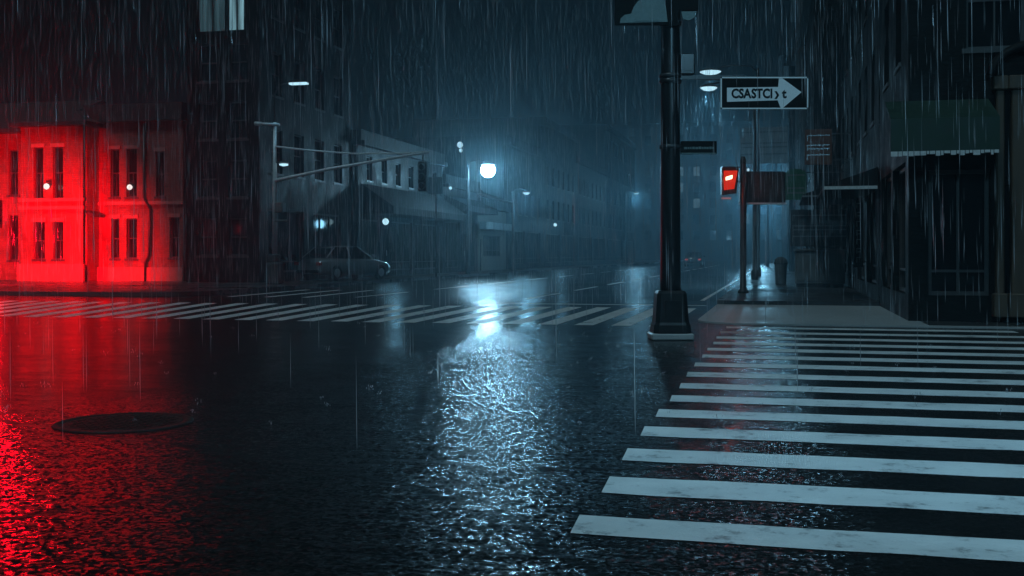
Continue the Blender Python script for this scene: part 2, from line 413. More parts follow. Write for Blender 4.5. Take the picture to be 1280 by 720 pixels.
# manhole
mx_, my_ = gnd(155, 528)
t = thing('manhole_cover', (mx_, my_, 0), 'round dark cast iron manhole lid sunk in the wet road', 'manhole cover')
b = MB(); b.lathe((mx_, my_, 0), [(.50, 0), (.495, .006), (.485, .007), (.43, .007), (.425, .002)], 48); b.build('rim', M['iron'], t)
b = MB(); b.lathe((mx_, my_, 0), [(.42, 0), (.42, .003), (.415, .004)], 48)
for i in range(-5, 6):
    for j in range(-5, 6):
        if math.hypot(i, j) * .072 < .37 and (i, j) not in ((4, 0), (-4, 0)):
            b.box(mx_+i*.072-.022, mx_+i*.072+.022, my_+j*.072-.022, my_+j*.072+.022, .0038, .008)
b.build('lid', M['iron'], t)

# ---------------------------------------------------------------- buildings
_wc = {}
def win_mesh(w, h, style):
    k = (round(w, 3), round(h, 3), style)
    if k in _wc: return _wc[k]
    f = MB(); t = .05 if style != 'shop' else .07
    f.box(-w/2, -w/2+t, -.03, .05, 0, h); f.box(w/2-t, w/2, -.03, .05, 0, h)
    f.box(-w/2+t, w/2-t, -.03, .05, 0, t); f.box(-w/2+t, w/2-t, -.03, .05, h-t, h)
    if style == 'sash':
        f.box(-w/2+t, w/2-t, -.02, .04, h*.5-.025, h*.5+.025)
        f.box(-.015, .015, -.015, .035, t, h*.5-.025)
    elif style == 'shop':
        n = max(2, int(w / .9))
        for i in range(1, n): f.box(-w/2+w*i/n-.025, -w/2+w*i/n+.025, -.02, .04, t, h-t)
        f.box(-w/2+t, w/2-t, -.025, .045, .42, .47)
    elif style == 'pair':
        f.box(-.03, .03, -.02, .04, t, h-t)
    p = MB(); p.quad((-w/2+.01, .018, .01), (w/2-.01, .018, .01), (w/2-.01, .018, h-.01), (-w/2+.01, .018, h-.01))
    _wc[k] = (f, p); return _wc[k]
_wm = {}
def window(parent, loc, rz, w, h, style='sash', pane='glass', frame='frame', sill=True):
    key = (round(w,3), round(h,3), style, pane, frame, sill)
    if key not in _wm:
        f, p = win_mesh(w, h, style)
        fm = MB(); fm.add(f)
        if sill: fm.box(-w/2-.08, w/2+.08, -.20, -.0305, -.09, -.004)
        _wm[key] = (fm.mesh('window', M[frame]), p.mesh('pane', M[pane]))
    fm, pm = _wm[key]
    o = bpy.data.objects.new('window', fm); COL.objects.link(o); o.parent = parent
    o.location = Vector(loc) - parent.location; o.rotation_euler = (0, 0, rz)
    q = bpy.data.objects.new('pane', pm); COL.objects.link(q); q.parent = o
    return o

ROT = {'S': 0.0, 'E': math.pi/2, 'W': -math.pi/2}
REC = .16
def skin(mb, M4, width, height, ops, t=.25, z0=0.0):
    """one facade in local axes (u, depth, z), with real openings and their reveals"""
    us = sorted({0.0, width} | {o[0] for o in ops} | {o[0]+o[2] for o in ops})
    zs = sorted({z0, height} | {o[1] for o in ops} | {o[1]+o[3] for o in ops})
    s = MB()
    for i in range(len(us)-1):
        for j in range(len(zs)-1):
            uc, zc = (us[i]+us[i+1])/2, (zs[j]+zs[j+1])/2
            if any(o[0] < uc < o[0]+o[2] and o[1] < zc < o[1]+o[3] for o in ops): continue
            s.quad((us[i],0,zs[j]), (us[i+1],0,zs[j]), (us[i+1],0,zs[j+1]), (us[i],0,zs[j+1]))
    for u, z, w, h, *_ in ops:
        s.quad((u,0,z),(u,t,z),(u,t,z+h),(u,0,z+h)); s.quad((u+w,0,z),(u+w,t,z),(u+w,t,z+h),(u+w,0,z+h))
        s.quad((u,0,z),(u+w,0,z),(u+w,t,z),(u,t,z)); s.quad((u,0,z+h),(u+w,0,z+h),(u+w,t,z+h),(u,t,z+h))
    mb.add(s, M4)

def building(name, label, x0, x1, y0, y1, h, wall, faces, cat='building', cornice=.35, trim='trim', group=None, roof='flat'):
    t = thing(name, ((x0+x1)/2, (y0+y1)/2, 0), label, cat, group)
    g = .25; mb = MB()
    cx0 = x0 + (g if 'W' in faces else 0); cx1 = x1 - (g if 'E' in faces else 0); cy0 = y0 + (g if 'S' in faces else 0)
    mb.box(cx0, cx1, cy0, y1, 0, h-.01)
    for side, ops in faces.items():
        if side == 'S': T = Matrix.Translation((x0, y0, 0)); W = x1-x0
        elif side == 'E': T = Matrix.Translation((x1, y0, 0)); W = y1-y0
        else: T = Matrix.Translation((x0, y1, 0)); W = y1-y0
        M4 = T @ Matrix.Rotation(ROT[side], 4, 'Z')
        skin(mb, M4, W, h, ops, g)
        for o in ops:
            u, z, w, hh = o[:4]; st = o[4] if len(o) > 4 else 'sash'; pn = o[5] if len(o) > 5 else 'glass'
            p = M4 @ Vector((u + w/2, REC, z))
            if st == 'door':
                d = MB(); d.box(-w/2, w/2, -.02, .03, 0, hh); d.box(-w/2+.12, w/2-.12, -.03, -.021, .15, hh*.45); d.box(-w/2+.12, w/2-.12, -.03, -.021, hh*.52, hh-.15)
                do = bpy.data.objects.new('door', d.mesh('door', M['trim'])); COL.objects.link(do); do.parent = t; do.location = p - t.location; do.rotation_euler = (0,0,ROT[side])
                hd = MB(); hd.tube([(w/2-.1,-.07,hh*.42),(w/2-.1,-.07,hh*.54)], .015, 8); ho = bpy.data.objects.new('handle', hd.mesh('handle', M['galv'])); COL.objects.link(ho); ho.parent = do
            else:
                window(t, p, ROT[side], w, hh, st, pn, sill=(st == 'sash'))
    mb.build('wall', M[wall], t)
    if cornice and roof == 'flat':
        c = MB(); e = cornice
        c.box(x0-(e if 'W' in faces else 0), x1+(e if 'E' in faces else 0), y0-(e if 'S' in faces else 0), y1, h, h+.22)
        c.box(x0-(e*.5 if 'W' in faces else 0), x1+(e*.5 if 'E' in faces else 0), y0-(e*.5 if 'S' in faces else 0), y1, h+.22, h+.75)
        c.build('cornice', M[trim], t)
    return t

def grid(width, h, nx, floors, w, hh, z0, dz, style='sash', margin=.5, lit=None):
    ops = []
    for f in range(floors):
        for i in range(nx):
            u = margin + (width - 2*margin) * (i + .5) / nx - w/2
            z = z0 + dz*f
            if z + hh < h - .3:
                pn = lit.get((f, i), 'glass') if lit else 'glass'
                ops.append((u, z, w, hh, style, pn))
    return ops

# --- red-lit brick houses, far left
YA = 40.5
def wx(px): return xat(px, YA)
def wz(py, px, y=None): y = y or YA; return zat(py, xat(px, y), y)
A0, A1 = wx(26), wx(104)
ha = wz(158, 65)
ops = []
for a, b2, c, d in ((42,54,184,248),(66,79,184,248),(42,56,277,324),(66,79,277,324)):
    ops.append((wx(a)-A0, wz(d,60), wx(b2)-wx(a), wz(c,60)-wz(d,60), 'sash', 'glass'))
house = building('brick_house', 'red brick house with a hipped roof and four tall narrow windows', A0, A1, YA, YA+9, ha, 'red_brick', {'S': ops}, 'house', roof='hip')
b = MB(); e = .35; xm = (A0+A1)/2; zt = wz(131, 55)
b.box(A0-e, A1+e, YA-e, YA+9, ha, ha+.16)
b.v += []; base = len(b.v)
b.v += [(A0-e,YA-e,ha+.16),(A1+e,YA-e,ha+.16),(A1+e,YA+9,ha+.16),(A0-e,YA+9,ha+.16),(xm,YA+1.6,zt),(xm,YA+7.5,zt)]
for f in ((0,1,4),(1,2,5,4),(2,3,5),(3,0,4,5)): b.face([base+i for i in f])
b.build('roof', M['slate'], house)
def piece(name, mat, par, *bx): b = MB(); b.box(*bx); return b.build(name, M[mat], par)
for z in (wz(262,60), wz(252,60)): piece('string_course', 'red_stone', house, A0-.06, A1+.06, YA-.09, YA-.003, z, z+.14)
piece('plinth', 'red_stone', house, A0-.08, A1+.08, YA-.12, YA-.003, .12, wz(330,60))
for i, o in enumerate(ops): piece('lintel', 'red_stone', house, A0+o[0]-.09, A0+o[0]+o[2]+.09, YA-.06, YA-.004, o[1]+o[3], o[1]+o[3]+.16)

YB = 41.6
def vx(px): return xat(px, YB)
B0, B1 = vx(106), vx(229)
hb = wz(152, 165, YB)
ops = []
for a, b2, c, d in ((112,119,190,250),(138,149,186,246),(158,171,186,246),(195,205,190,246),(112,119,272,326),(139,149,273,323),(158,171,273,323),(212,224,272,322)):
    ops.append((vx(a)-B0, wz(d,160,YB), vx(b2)-vx(a), wz(c,160,YB)-wz(d,160,YB), 'sash', 'glass'))
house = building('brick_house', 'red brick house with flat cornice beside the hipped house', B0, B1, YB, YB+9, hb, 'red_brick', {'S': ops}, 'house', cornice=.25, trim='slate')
z = wz(256,160,YB); piece('string_course', 'red_stone', house, B0, B1+.02, YB-.08, YB-.003, z, z+.14)
piece('plinth', 'red_stone', house, B0, B1+.03, YB-.12, YB-.003, .12, wz(334,160,YB))
for o in ops: piece('lintel', 'red_stone', house, B0+o[0]-.08, B0+o[0]+o[2]+.08, YB-.06, YB-.004, o[1]+o[3], o[1]+o[3]+.15)
b = MB(); x = vx(187); z1 = wz(262,187,YB); b.tube([(x-.2,YB-.1,hb-.1),(x-.2,YB-.1,z1+.5),(x+.12,YB-.14,z1),(x+.05,YB-.14,1.2),(x-.12,YB-.14,.9),(x-.12,YB-.14,.12)], .055, 8)
b.build('drainpipe', M['dark_metal'], house)
b = MB(); x0, x1 = vx(104), vx(133); z = wz(256,110,YB)
b.prism([(x0+.15, z),(x1, z-.45),(x1, z-.56),(x0+.15, z-.14)], 'y', YB-.85, YB-.13); b.build('porch_roof', M['slate'], house)

C0, C1 = -47.0, wx(24)
hc = wz(166, 10, 42.3)
ops = grid(C1-C0, hc, 6, 2, .5, 2.0, 1.0, 2.9)
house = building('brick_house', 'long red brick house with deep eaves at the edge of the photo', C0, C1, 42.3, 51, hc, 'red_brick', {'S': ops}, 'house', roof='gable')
b = MB(); b.prism([(41.7, hc-.05), (41.7, hc+.12), (46.6, hc+2.0), (51.5, hc+.12), (51.5, hc-.05)], 'x', C0-.3, C1-.05); b.build('roof', M['slate'], house)

# small globes on the houses
def globe(px, py, y, label, mat, r, power, col, name='wall_lamp'):
    x = xat(px, y - .28); z = zat(py, x, y - .28)
    t = thing(name, (x, y, z), label, 'wall lamp')
    b = MB(); b.lathe((x, y-.28, z), [(r*.1,-r),(r*.7,-r*.7),(r,0),(r*.7,r*.7),(r*.1,r)], 14); b.build('globe', M[mat], t)
    b = MB(); b.tube([(x,y-.03,z+r+.05),(x,y-.28,z+r+.1),(x,y-.28,z+r)], .02, 6); b.box(x-.07,x+.07,y-.032,y-.002,z+r-.08,z+r+.18); b.build('bracket', M['dark_metal'], t)
    if power: lamp('bulb', (x, y-.28-r-.06, z), power, col, .05, t)
    return t
globe(58, 233, YA, 'small round porch lamp between the upper windows of the hipped house', 'lamp_warm', .13, 0, (1,.85,.8))
globe(162, 234, YB, 'small round lamp at the upper window of the flat-topped red house', 'lamp_warm', .12, 0, (1,.95,.9))

# --- dark corner block with the lit window near the top
YC = 40.2
D0, D1 = xat(233, YC), -20.2
hw = 24.0
def cz(py): return zat(py, xat(275, YC), YC)
W = D1-D0
ops = [(xat(246,YC)-D0, cz(39), xat(281,YC)-xat(246,YC), 3.0, 'pair', 'lit_dim'), (xat(283,YC)-D0, cz(39), xat(305,YC)-xat(283,YC), 3.0, 'pair', 'lit_bright')]
for f in range(4): 
    for u in (.55, W-1.35): ops.append((u, 1.2+2.35*f, .8, 1.5, 'sash', 'glass'))
for u in (.6, W-1.6): ops.append((u, 15.5, 1.0, 1.9, 'sash', 'glass')); ops.append((u, 19.5, 1.0, 1.9, 'sash', 'glass'))
eops = grid(9.6, hw, 4, 6, 1.0, 1.8, 4.6, 3.2) + [(.8, .5, 3.4, 2.6, 'shop', 'glass'), (5.2, .5, 3.2, 2.6, 'shop', 'glass')]
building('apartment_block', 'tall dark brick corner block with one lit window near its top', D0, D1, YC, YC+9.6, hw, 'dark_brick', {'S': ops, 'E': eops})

# --- left row along street B, facade line X = -20
SX = -20.0
def canopy(parent, y0, y1, z0, z1, out, mat, valance=None):
    b = MB()
    b.prism([(SX+.003, z1), (SX+out, z0+.35), (SX+out, z0), (SX+.003, z0)], 'y', y0, y1)
    o = b.build('canopy', M[mat], parent)
    if valance:
        v = MB(); v.box(SX+out+.002, SX+out+.03, y0, y1, z0-.12, z0+.02); v.build('valance', M[valance], o)
W = 13.8
ops = [(.5,.4,2.6,2.6,'shop','lit_shop'),(3.4,.12,1.0,2.5,'door'),(4.8,.4,3.4,2.6,'shop','lit_shop'),(8.6,.4,4.6,2.6,'shop','lit_shop')] + grid(W, 6.6, 6, 1, .8, 1.2, 4.95, 3)
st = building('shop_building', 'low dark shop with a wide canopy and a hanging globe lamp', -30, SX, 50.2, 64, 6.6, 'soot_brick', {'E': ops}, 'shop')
canopy(st, 50.6, 63.6, 3.25, 4.75, 1.7, 'awn_dark')
ops = [(.4,.4,3.2,2.9,'shop','lit_shop'),(3.9,.12,1.1,2.5,'door'),(5.3,.4,2.4,2.9,'shop','lit_shop')]
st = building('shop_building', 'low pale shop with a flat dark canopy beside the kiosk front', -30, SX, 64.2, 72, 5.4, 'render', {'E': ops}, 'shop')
canopy(st, 64.4, 71.8, 3.9, 4.9, 1.5, 'awn_dark')
ops = [(1.2,1.1,5.2,1.5,'shop','lit_shop'),(.3,.12,.8,2.2,'door')]
st = building('kiosk_building', 'narrow pale kiosk front under the brightest street lamp', -28, SX, 72.3, 80, 4.4, 'stone', {'E': ops}, 'kiosk')
b = MB(); b.box(SX+.003, SX+.5, 72.5, 79.8, 3.0, 3.5); b.build('sign_band', M['fringe'], st)
b = MB(); b.prism([(-28.3,5.152),(SX+.6,5.152),(-23.6,6.4)], 'y', 72.1, 80.2); b.build('roof', M['slate'], st)
yy = 80.4
for i, (L_, hh_, ml, lb) in enumerate(((13, 9.5, 'soot_brick', 'three storey sooty brick building past the kiosk'), (16, 12.5, 'dark_brick', 'four storey dark brick building down the left of the street'),
                                       (20, 10.5, 'render', 'grey rendered building fading into mist on the left'), (26, 16, 'soot_brick', 'tall hazy building farthest down the left row'))):
    ops = grid(L_-.3, hh_, int(L_/2.6), int((hh_-4)/3), 1.0, 1.7, 4.4, 3.0) + [(1, .5, L_/2-1.6, 2.6, 'shop', 'lit_shop' if i < 2 else 'glass'), (L_/2+.3, .5, L_/2-1.6, 2.6, 'shop', 'glass')]
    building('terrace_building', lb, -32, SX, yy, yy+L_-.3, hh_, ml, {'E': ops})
    yy += L_

# --- right row, facade X = 2.3 then stepping out
RY = 21.4
rw = 9.0
def rx(px): return xat(px, RY)
def rz_(py): return zat(py, 3.0, RY)
ops = [(.35,.5,1.05,2.3,'shop','glass'),(1.6,.12,.95,2.4,'door'),(3.6,.6,2.0,2.2,'shop','glass'),(6.2,.6,2.0,2.2,'shop','glass')]
ops += grid(rw, 15, 4, 3, 1.0, 1.8, 5.0, 3.3)
wops = [(.5,.5,2.2,2.5,'shop','glass'),(3.1,.5,2.4,2.5,'shop','glass')] + grid(6.0, 15, 2, 3, 1.0, 1.8, 5.0, 3.3)
st = building('corner_shop', 'dark corner shop with a green awning and brown stone pilaster', FX, FX+rw, RY, RY+6, 15, 'soot_brick', {'S': ops, 'W': wops}, 'shop')
ax0, ax1 = xat(1112, RY-1.1)+.02, xat(1250, RY-1.1)
zt_, zb_ = zat(147, 2.8, RY-1.1), zat(190, 2.8, RY-1.1)
b = MB(); b.prism([(RY-.003, zt_+.45), (RY-1.1, zt_), (RY-1.1, zb_), (RY-1.06, zb_), (RY-1.06, zt_-.06), (RY-.003, zt_+.38)], 'x', ax0, ax1)
aw = b.build('awning', M['awn_green'], st)
b = MB(); x = ax0
while x < ax1 - .06:
    w = random.uniform(.05, .13); hgt = random.choice((.02, .03, .05, .06))
    b.box(x, min(x+w-.012, ax1), RY-1.108, RY-1.1015, zb_-hgt, zb_+.025); x += w
b.build('valance', M['fringe'], aw)
for px0, px1 in ((1243, 1253), (1262, 1279)):
    b = MB(); xa, xb = rx(px0), rx(px1)
    b.box(xa, xb, RY-.22, RY-.003, .12, 4.2, .02); b.box(xa-.06, xb+.06, RY-.28, RY-.003, 4.2, 4.45, .02); b.box(xa-.05, xb+.05, RY-.27, RY-.003, .12, .55, .02)
    b.build('pilaster', M['tan'], st)
# ornament arch over the pilasters
b = MB(); b.tube([(rx(1236) + .9*(1-math.cos(R(a))), RY-.3, 4.46+.55*math.sin(R(a))) for a in range(0, 181, 15)], .09, 8); b.build('arch', M['trim'], st)

y0 = 27.6
specs = [(2.3, 8.4, 13.5, 'dark_brick', 'dark brick shop building with a pale-edged flat awning', 'shop'),
         (2.3, 9.0, 16.0, 'soot_brick', 'tall sooty building behind the grey street cabinet', 'building'),
         (1.3, 14.0, 12.0, 'dark_brick', 'dark brick building stepping forward beyond the right-hand cabinet', 'building'),
         (1.0, 18.0, 17.0, 'render', 'grey building with faint windows in the mist on the right', 'building'),
         (0.6, 30.0, 14.0, 'soot_brick', 'hazy brick block far down the right of the street', 'building'),
         (0.2, 40.0, 20.0, 'render', 'tallest misty block at the far end of the right row', 'building')]
rbs = []
for fx, L_, hh_, ml, lb, ct in specs:
    L2 = L_-.25
    ops = grid(L2, hh_, max(2, int(L_/2.8)), int((hh_-4)/3.1), 1.0, 1.8, 4.6, 3.1) + [(.6,.5,L2/2-1.2,2.5,'shop','glass'),(L2/2+.3,.5,L2/2-1.0,2.5,'shop','glass')]
    sops = grid(9, hh_, 3, int((hh_-6)/3.1), 1.0, 1.8, 5.0, 3.1)
    f = {'W': ops}
    if fx < 1.4: f['S'] = []
    rbs.append(building('terrace_building' if ct == 'building' else 'shop_building', lb, fx, fx+9, y0, y0+L2, hh_, ml, f, ct))
    y0 += L_
# flat awning with a pale edge
zc = zat(235, 1.6, 27.9)
b = MB(); b.prism([(FX-.003, zc+.5), (xat(1030,27.9), zc+.06), (xat(1030,27.9), zc-.02), (FX-.003, zc-.02)], 'y', 27.9, 33.0); aw = b.build('awning', M['awn_dark'], rbs[0])
b = MB(); b.box(xat(1030,27.9), FX-.01, 27.86, 27.897, zc-.03, zc+.045); b.build('edge_trim', M['fringe'], aw)
zc2 = zat(245, 1.2, 37)
b = MB(); b.prism([(FX-.003, zc2+.6), (xat(1003,37), zc2+.05), (xat(1003,37), zc2-.02), (FX-.003, zc2-.02)], 'y', 37, 43.5); aw = b.build('awning', M['awn_dark'], rbs[1])
b = MB(); b.box(xat(1003,37), FX-.01, 36.96, 36.997, zc2-.025, zc2+.03); b.build('edge_trim', M['box_grey'], aw)
# end of the street
ops = grid(70, 26, 22, 7, 1.3, 1.9, 4.0, 3.1, lit={(3,8):'lit_far',(4,8):'lit_far',(2,9):'lit_far',(4,9):'lit_far',(1,12):'lit_far'})
building('office_block', 'pale block of many windows closing the end of the misty street', -46, 24, 215, 228, 26, 'render', {'S': ops}, 'office block')

# ---------------------------------------------------------------- near pole and what hangs on it
PX, PY = gnd(838, 424)
dp = depth(PX, PY)
def pxo(px): return (px - 838) / FPX * dp          # metres right of the pole, across the view
def pz(py): return EYE + (HY - py) / FPX * dp
pole = thing('street_pole', (PX, PY, 0), 'thick black street pole with a boxy tapered base beside the crosswalk', 'pole', rz=YAW)
def loc_(b, name, mat, par): return b.build(name, mat, par, local=True)
b = MB(); b.box(-.31, .31, -.29, .29, 0, .10, .02); loc_(b, 'footing', M['concrete'], pole)
b = MB()
prof = [(.275, .10), (.265, .22), (.245, .26), (.215, .68), (.19, .72)]
base = len(b.v)
for r_, z in prof:
    c = r_*.25
    b.v += [(-r_+c,-r_,z),(r_-c,-r_,z),(r_,-r_+c,z),(r_,r_-c,z),(r_-c,r_,z),(-r_+c,r_,z),(-r_,r_-c,z),(-r_,-r_+c,z)]
for k in range(len(prof)-1):
    for i in range(8):
        j = (i+1) % 8; b.face([k*8+i, k*8+j, k*8+8+j, k*8+8+i])
b.face([32+i for i in range(8)])
b.box(-.12, .12, -.247, -.238, .34, .58)
loc_(b, 'base', M['black'], pole)
b = MB(); b.lathe((0,0,0), [(.155,.70),(.15,.9),(.14,3.0),(.125,7.6),(.13,7.65),(.05,7.75)], 28); loc_(b, 'shaft', M['black'], pole)
b = MB()
for z in (pz(97)-.06, pz(97)+.02, pz(184), pz(30)): b.lathe((0,0,z), [(.15,-.03),(.162,-.025),(.162,.025),(.15,.03)], 24)
loc_(b, 'clamp_band', M['dark_metal'], pole)
b = MB(); b.box(.12, pxo(930), -.04, .02, pz(99.5), pz(94.5)); loc_(b, 'bracket_arm', M['black'], pole)
b = MB(); b.box(.13, pxo(867), -.10, .10, pz(94), pz(68), .015); b.box(pxo(854), pxo(864), -.108, -.1, pz(90), pz(72)); loc_(b, 'control_box', M['black'], pole)

def sign_thing(name, label, pxc, pyc, yoff, cat='sign'):
    off = Vector((math.cos(YAW)*pxo(pxc) - math.sin(YAW)*yoff, math.sin(YAW)*pxo(pxc) + math.cos(YAW)*yoff, 0))
    return thing(name, (PX+off.x, PY+off.y, pz(pyc)), label, cat, rz=YAW)
# one-way style arrow sign
s = sign_thing('arrow_sign', 'black street sign with white border and white lettered arrow pointing right', 953.5, 117.5, -.1)
hw_, hh_ = pxo(838+54.7), .5*(pz(97.6)-pz(138))
b = MB()
def rrect(w, h, r, n=4):
    o = []
    for cx, cy, a in ((w-r,h-r,0),(-w+r,h-r,90),(-w+r,-h+r,180),(w-r,-h+r,270)):
        for k in range(n+1): o.append((cx+r*math.cos(R(a+90*k/n)), cy+r*math.sin(R(a+90*k/n))))
    return o
b.cur = 0; b.prism(rrect(hw_, hh_, .03), 'y', 0, .012)
b.cur = 1
fr = .022
for q in ((-hw_+.025,hw_-.025,hh_-fr,hh_-.002),(-hw_+.025,hw_-.025,-hh_+.002,-hh_+fr)): b.box(q[0],q[1],-.004,-.0015,q[2],q[3])
for q in ((-hw_+.002,-hw_+fr,-hh_+.025,hh_-.025),(hw_-fr,hw_-.002,-hh_+.025,hh_-.025)): b.box(q[0],q[1],-.004,-.0015,q[2],q[3])
def su(px): return pxo(838 + px - 953.5)
def sv(py): return pz(py) - pz(117.5)
ar = [(su(907),sv(111)),(su(970.5),sv(110)),(su(971.5),sv(99.4)),(su(976),sv(99.4)),(su(999.5),sv(116.5)),(su(976.5),sv(136)),(su(973.5),sv(136)),(su(970),sv(126.6)),(su(907),sv(128.5))]
b.prism(ar, 'y', -.005, -.0015)
b.cur = 0
for txt, pxc, sz in (('CSA', 924.5, .205), ('STCI', 950.5, .205), ('\u203a', 969, .24), ('t', 978, .2)):
    tm = text_mb(txt, sz, .008)
    xs = [v[0] for v in tm.v]; wid = max(xs)-min(xs)
    tgt = {'CSA': 25, 'STCI': 26, '\u203a': 6, 't': 6}[txt]/FPX*dp
    M4 = Matrix.Translation((su(pxc), -.0065, sv(118.8))) @ Matrix.Rotation(math.pi/2, 4, 'X') @ Matrix.Diagonal((tgt/wid, .92, 1, 1))
    b.add(tm, M4)
for x in (-hw_*.5, .12):
    for z in (-hh_*.72, hh_*.72): b.prism([(x+.012*math.cos(R(a)), z+.012*math.sin(R(a))) for a in range(0,360,45)], 'y', -.012, -.001)
s_face = b.build('sign_face', [M['sign_black'], M['sign_white']], s, local=True)
b = MB(); b.box(-.5*hw_-.02, -.5*hw_+.02, .0125, .05, -hh_*.8, hh_+.02); b.box(.1, .14, .0125, .05, -hh_*.8, hh_*.8); b.build('back_rail', M['dark_metal'], s, local=True)
# little street-name blade
s = sign_thing('street_name_sign', 'small dark street name blade low on the black pole', 872.5, 185, -.05)
w2, h2 = pxo(838+22.5), .5*(pz(177)-pz(193.5))
b = MB(); b.cur = 0; b.prism(rrect(w2, h2, .015), 'y', -.012, .012); b.cur = 1
b.box(-w2+.01, w2-.01, -.0155, -.0135, -h2+.004, -h2+.022)
x = -w2+.05
while x < w2-.06:
    w = random.uniform(.02,.05); b.box(x, x+w, -.0155, -.0135, -.022, .004+random.uniform(0,.012)); x += w+.008
b.build('sign_face', [M['sign_black'], M['emblem']], s, local=True)
b = MB(); b.box(-w2-.09, -w2, -.02, .02, -.05, .05); b.build('bracket', M['dark_metal'], s, local=True)
# panel at the top of the frame
s = sign_thing('emblem_sign', 'wide black panel with a pale mound-shaped emblem at the pole top', 819, 0, -.2)
def eu(px): return pxo(838 + px - 819)
def ev(py): return pz(py) - pz(0)
b = MB(); b.cur = 0
b.prism([(eu(767),ev(34)),(eu(845),ev(33)),(eu(846),ev(17)),(eu(870),ev(17)),(eu(870),ev(-42)),(eu(767),ev(-42))], 'y', 0, .05)
b.cur = 1
md = [(773,32.5),(774,27),(779,22.5),(787,21),(790,13),(795,6),(802,1.5),(806,-6),(815,-10),(822,-5),(828,3),(830,14),(831,22),(832,31)]
b.prism([(eu(p),ev(q)) for p, q in md], 'y', -.012, -.002)
b.prism([(eu(792),ev(30)),(eu(796),ev(20)),(eu(806),ev(13)),(eu(815),ev(19)),(eu(822),ev(30))], 'y', -.02, -.0125)
b.prism([(eu(849),ev(18)),(eu(868),ev(18)),(eu(866),ev(25)),(eu(858),ev(29)),(eu(851),ev(27))], 'y', .0, .04)
b.cur = 0
b.box(eu(767), eu(845), -.02, -.001, ev(35.5), ev(33)); 
b.build('sign_face', [M['sign_black'], M['emblem']], s, local=True)
b = MB(); b.box(eu(830), eu(846), .051, .09, ev(30), ev(10)); b.build('bracket', M['dark_metal'], s, local=True)

# ---------------------------------------------------------------- pedestrian signal down the right kerb
QX = -1.05; QY = yat(929, QX)
def qo(px): return (px - 929) / FPX * depth(QX, QY)
def qz(py): return zat(py, QX, QY)
ps = thing('pedestrian_signal', (QX, QY, .12), 'pedestrian signal glowing red on a dark post across the street', 'traffic signal', rz=YAW)
ps_z = .12
def ql(b, name, mat, par): return b.build(name, mat, par, local=True)
b = MB(); b.lathe((0,0,0), [(.16,0),(.16,.06),(.10,.12),(.085,3.9),(.05,4.0)], 16); ql(b, 'post', M['dark_metal'], ps)
b = MB(); x0, x1 = qo(899.5), qo(921); z0, z1 = qz(244.5)-ps_z, qz(210)-ps_z
b.prism([(x0+.02,z0),(x1-.08,z0+.05),(x1,z1),(x0,z1)], 'y', -.30, -.05)
b.box(x0, x1, -.42, -.30, z1-.03, z1+.01); b.box(x0-.012, x0+.018, -.40, -.30, z0+.1, z1-.03)
b.box(x1-.2, -.06, -.14, -.08, (z0+z1)/2-.03, (z0+z1)/2+.03)
hd = ql(b, 'signal_head', M['black'], ps)
b = MB(); b.prism([(x0+.07,z0+.14),(x1-.14,z0+.18),(x1-.04,z1-.10),(x0+.06,z1-.10)], 'y', -.315, -.3015); ql(b, 'lens', M['red_lens'], hd)
b = MB(); u0, u1 = qo(904.5), qo(912.5); v0 = qz(226.5)-ps_z
b.prism([(u0,v0),(u1,v0+.05),(u1+.01,v0+.16),(u0,v0+.1)], 'y', -.325, -.317); ql(b, 'hand_symbol', M['hand'], hd)
b = MB(); b.box(x0-.01, qo(911), -.34, -.28, z0-.12, z0-.07); ql(b, 'push_bar', M['sign_white'], ps)
lamp('signal_glow', (QX + .0*ST - math.cos(YAW)*.5 + math.sin(YAW)*.6, QY - math.sin(YAW)*.5 - math.cos(YAW)*.6, qz(226)), 10, (1,.10,.03), .08)
s = thing('sign_board', (QX, QY, qz(236)), 'dark boxy sign board with pale lower edge behind the red signal', 'sign', rz=YAW)
b = MB(); bw0, bw1 = qo(926), qo(983); bh0, bh1 = qz(253)-qz(236), qz(214)-qz(236)
b.box(bw0, bw1, .10, .34, bh0, bh1, .02); b.build('housing', M['dark_metal'], s, local=True)
b = MB(); b.box(qo(944), qo(980), .085, .098, bh0+.14, bh1-.1); b.build('panel', M['lens_grey'], s, local=True)
b = MB(); b.box(bw0, bw1+.02, .06, .34, bh0-.05, bh0-.003); b.build('edge_trim', M['galv'], s, local=True)
b = MB(); b.lathe((qo(936),.08,qz(212)-qz(236)), [(.02,-.04),(.045,0),(.02,.04)], 10); b.build('indicator_lamp', M['lamp_dim'], s, local=True)

# ---------------------------------------------------------------- signal mast on the left corner
TX, TY = gnd(343.5, 359)
TD = depth(TX, TY)
def tz(py): return zat(py, TX, TY)
mast = thing('signal_mast', (TX, TY, .12), 'pale steel traffic mast with a long braced arm on the left corner', 'signal mast')
b = MB(); b.box(TX-.26, TX+.26, TY-.26, TY+.26, .12, .95, .04); b.box(TX-.19,TX+.19,TY-.19,TY+.19,.95,1.25,.03); b.build('base', M['render'], mast)
b = MB(); b.tube([(TX,TY,.9),(TX,TY,tz(225)),(TX,TY,tz(153))], [.10,.085,.065], 14); b.build('pole', M['galv'], mast)
b = MB(); b.tube([(TX,TY,tz(153)),(TX,TY,tz(118)),(TX+.15,TY,tz(107)),(TX+.75,TY,tz(103))], .03, 8); b.build('davit', M['dark_metal'], mast)
xr_ = TX + .82
b = MB(); b.prism([(TX+.62,tz(104.5)),(TX+.75,tz(100.5)),(TX+1.1,tz(101.5)),(TX+1.35,tz(104.5))], 'y', TY-.14, TY+.14); hd = b.build('lamp_head', M['dark_metal'], mast)
b = MB(); b.box(TX+.63, TX+1.33, TY-.13, TY+.13, tz(106.8), tz(104.7)); b.build('lens', M['lamp_small'], hd)
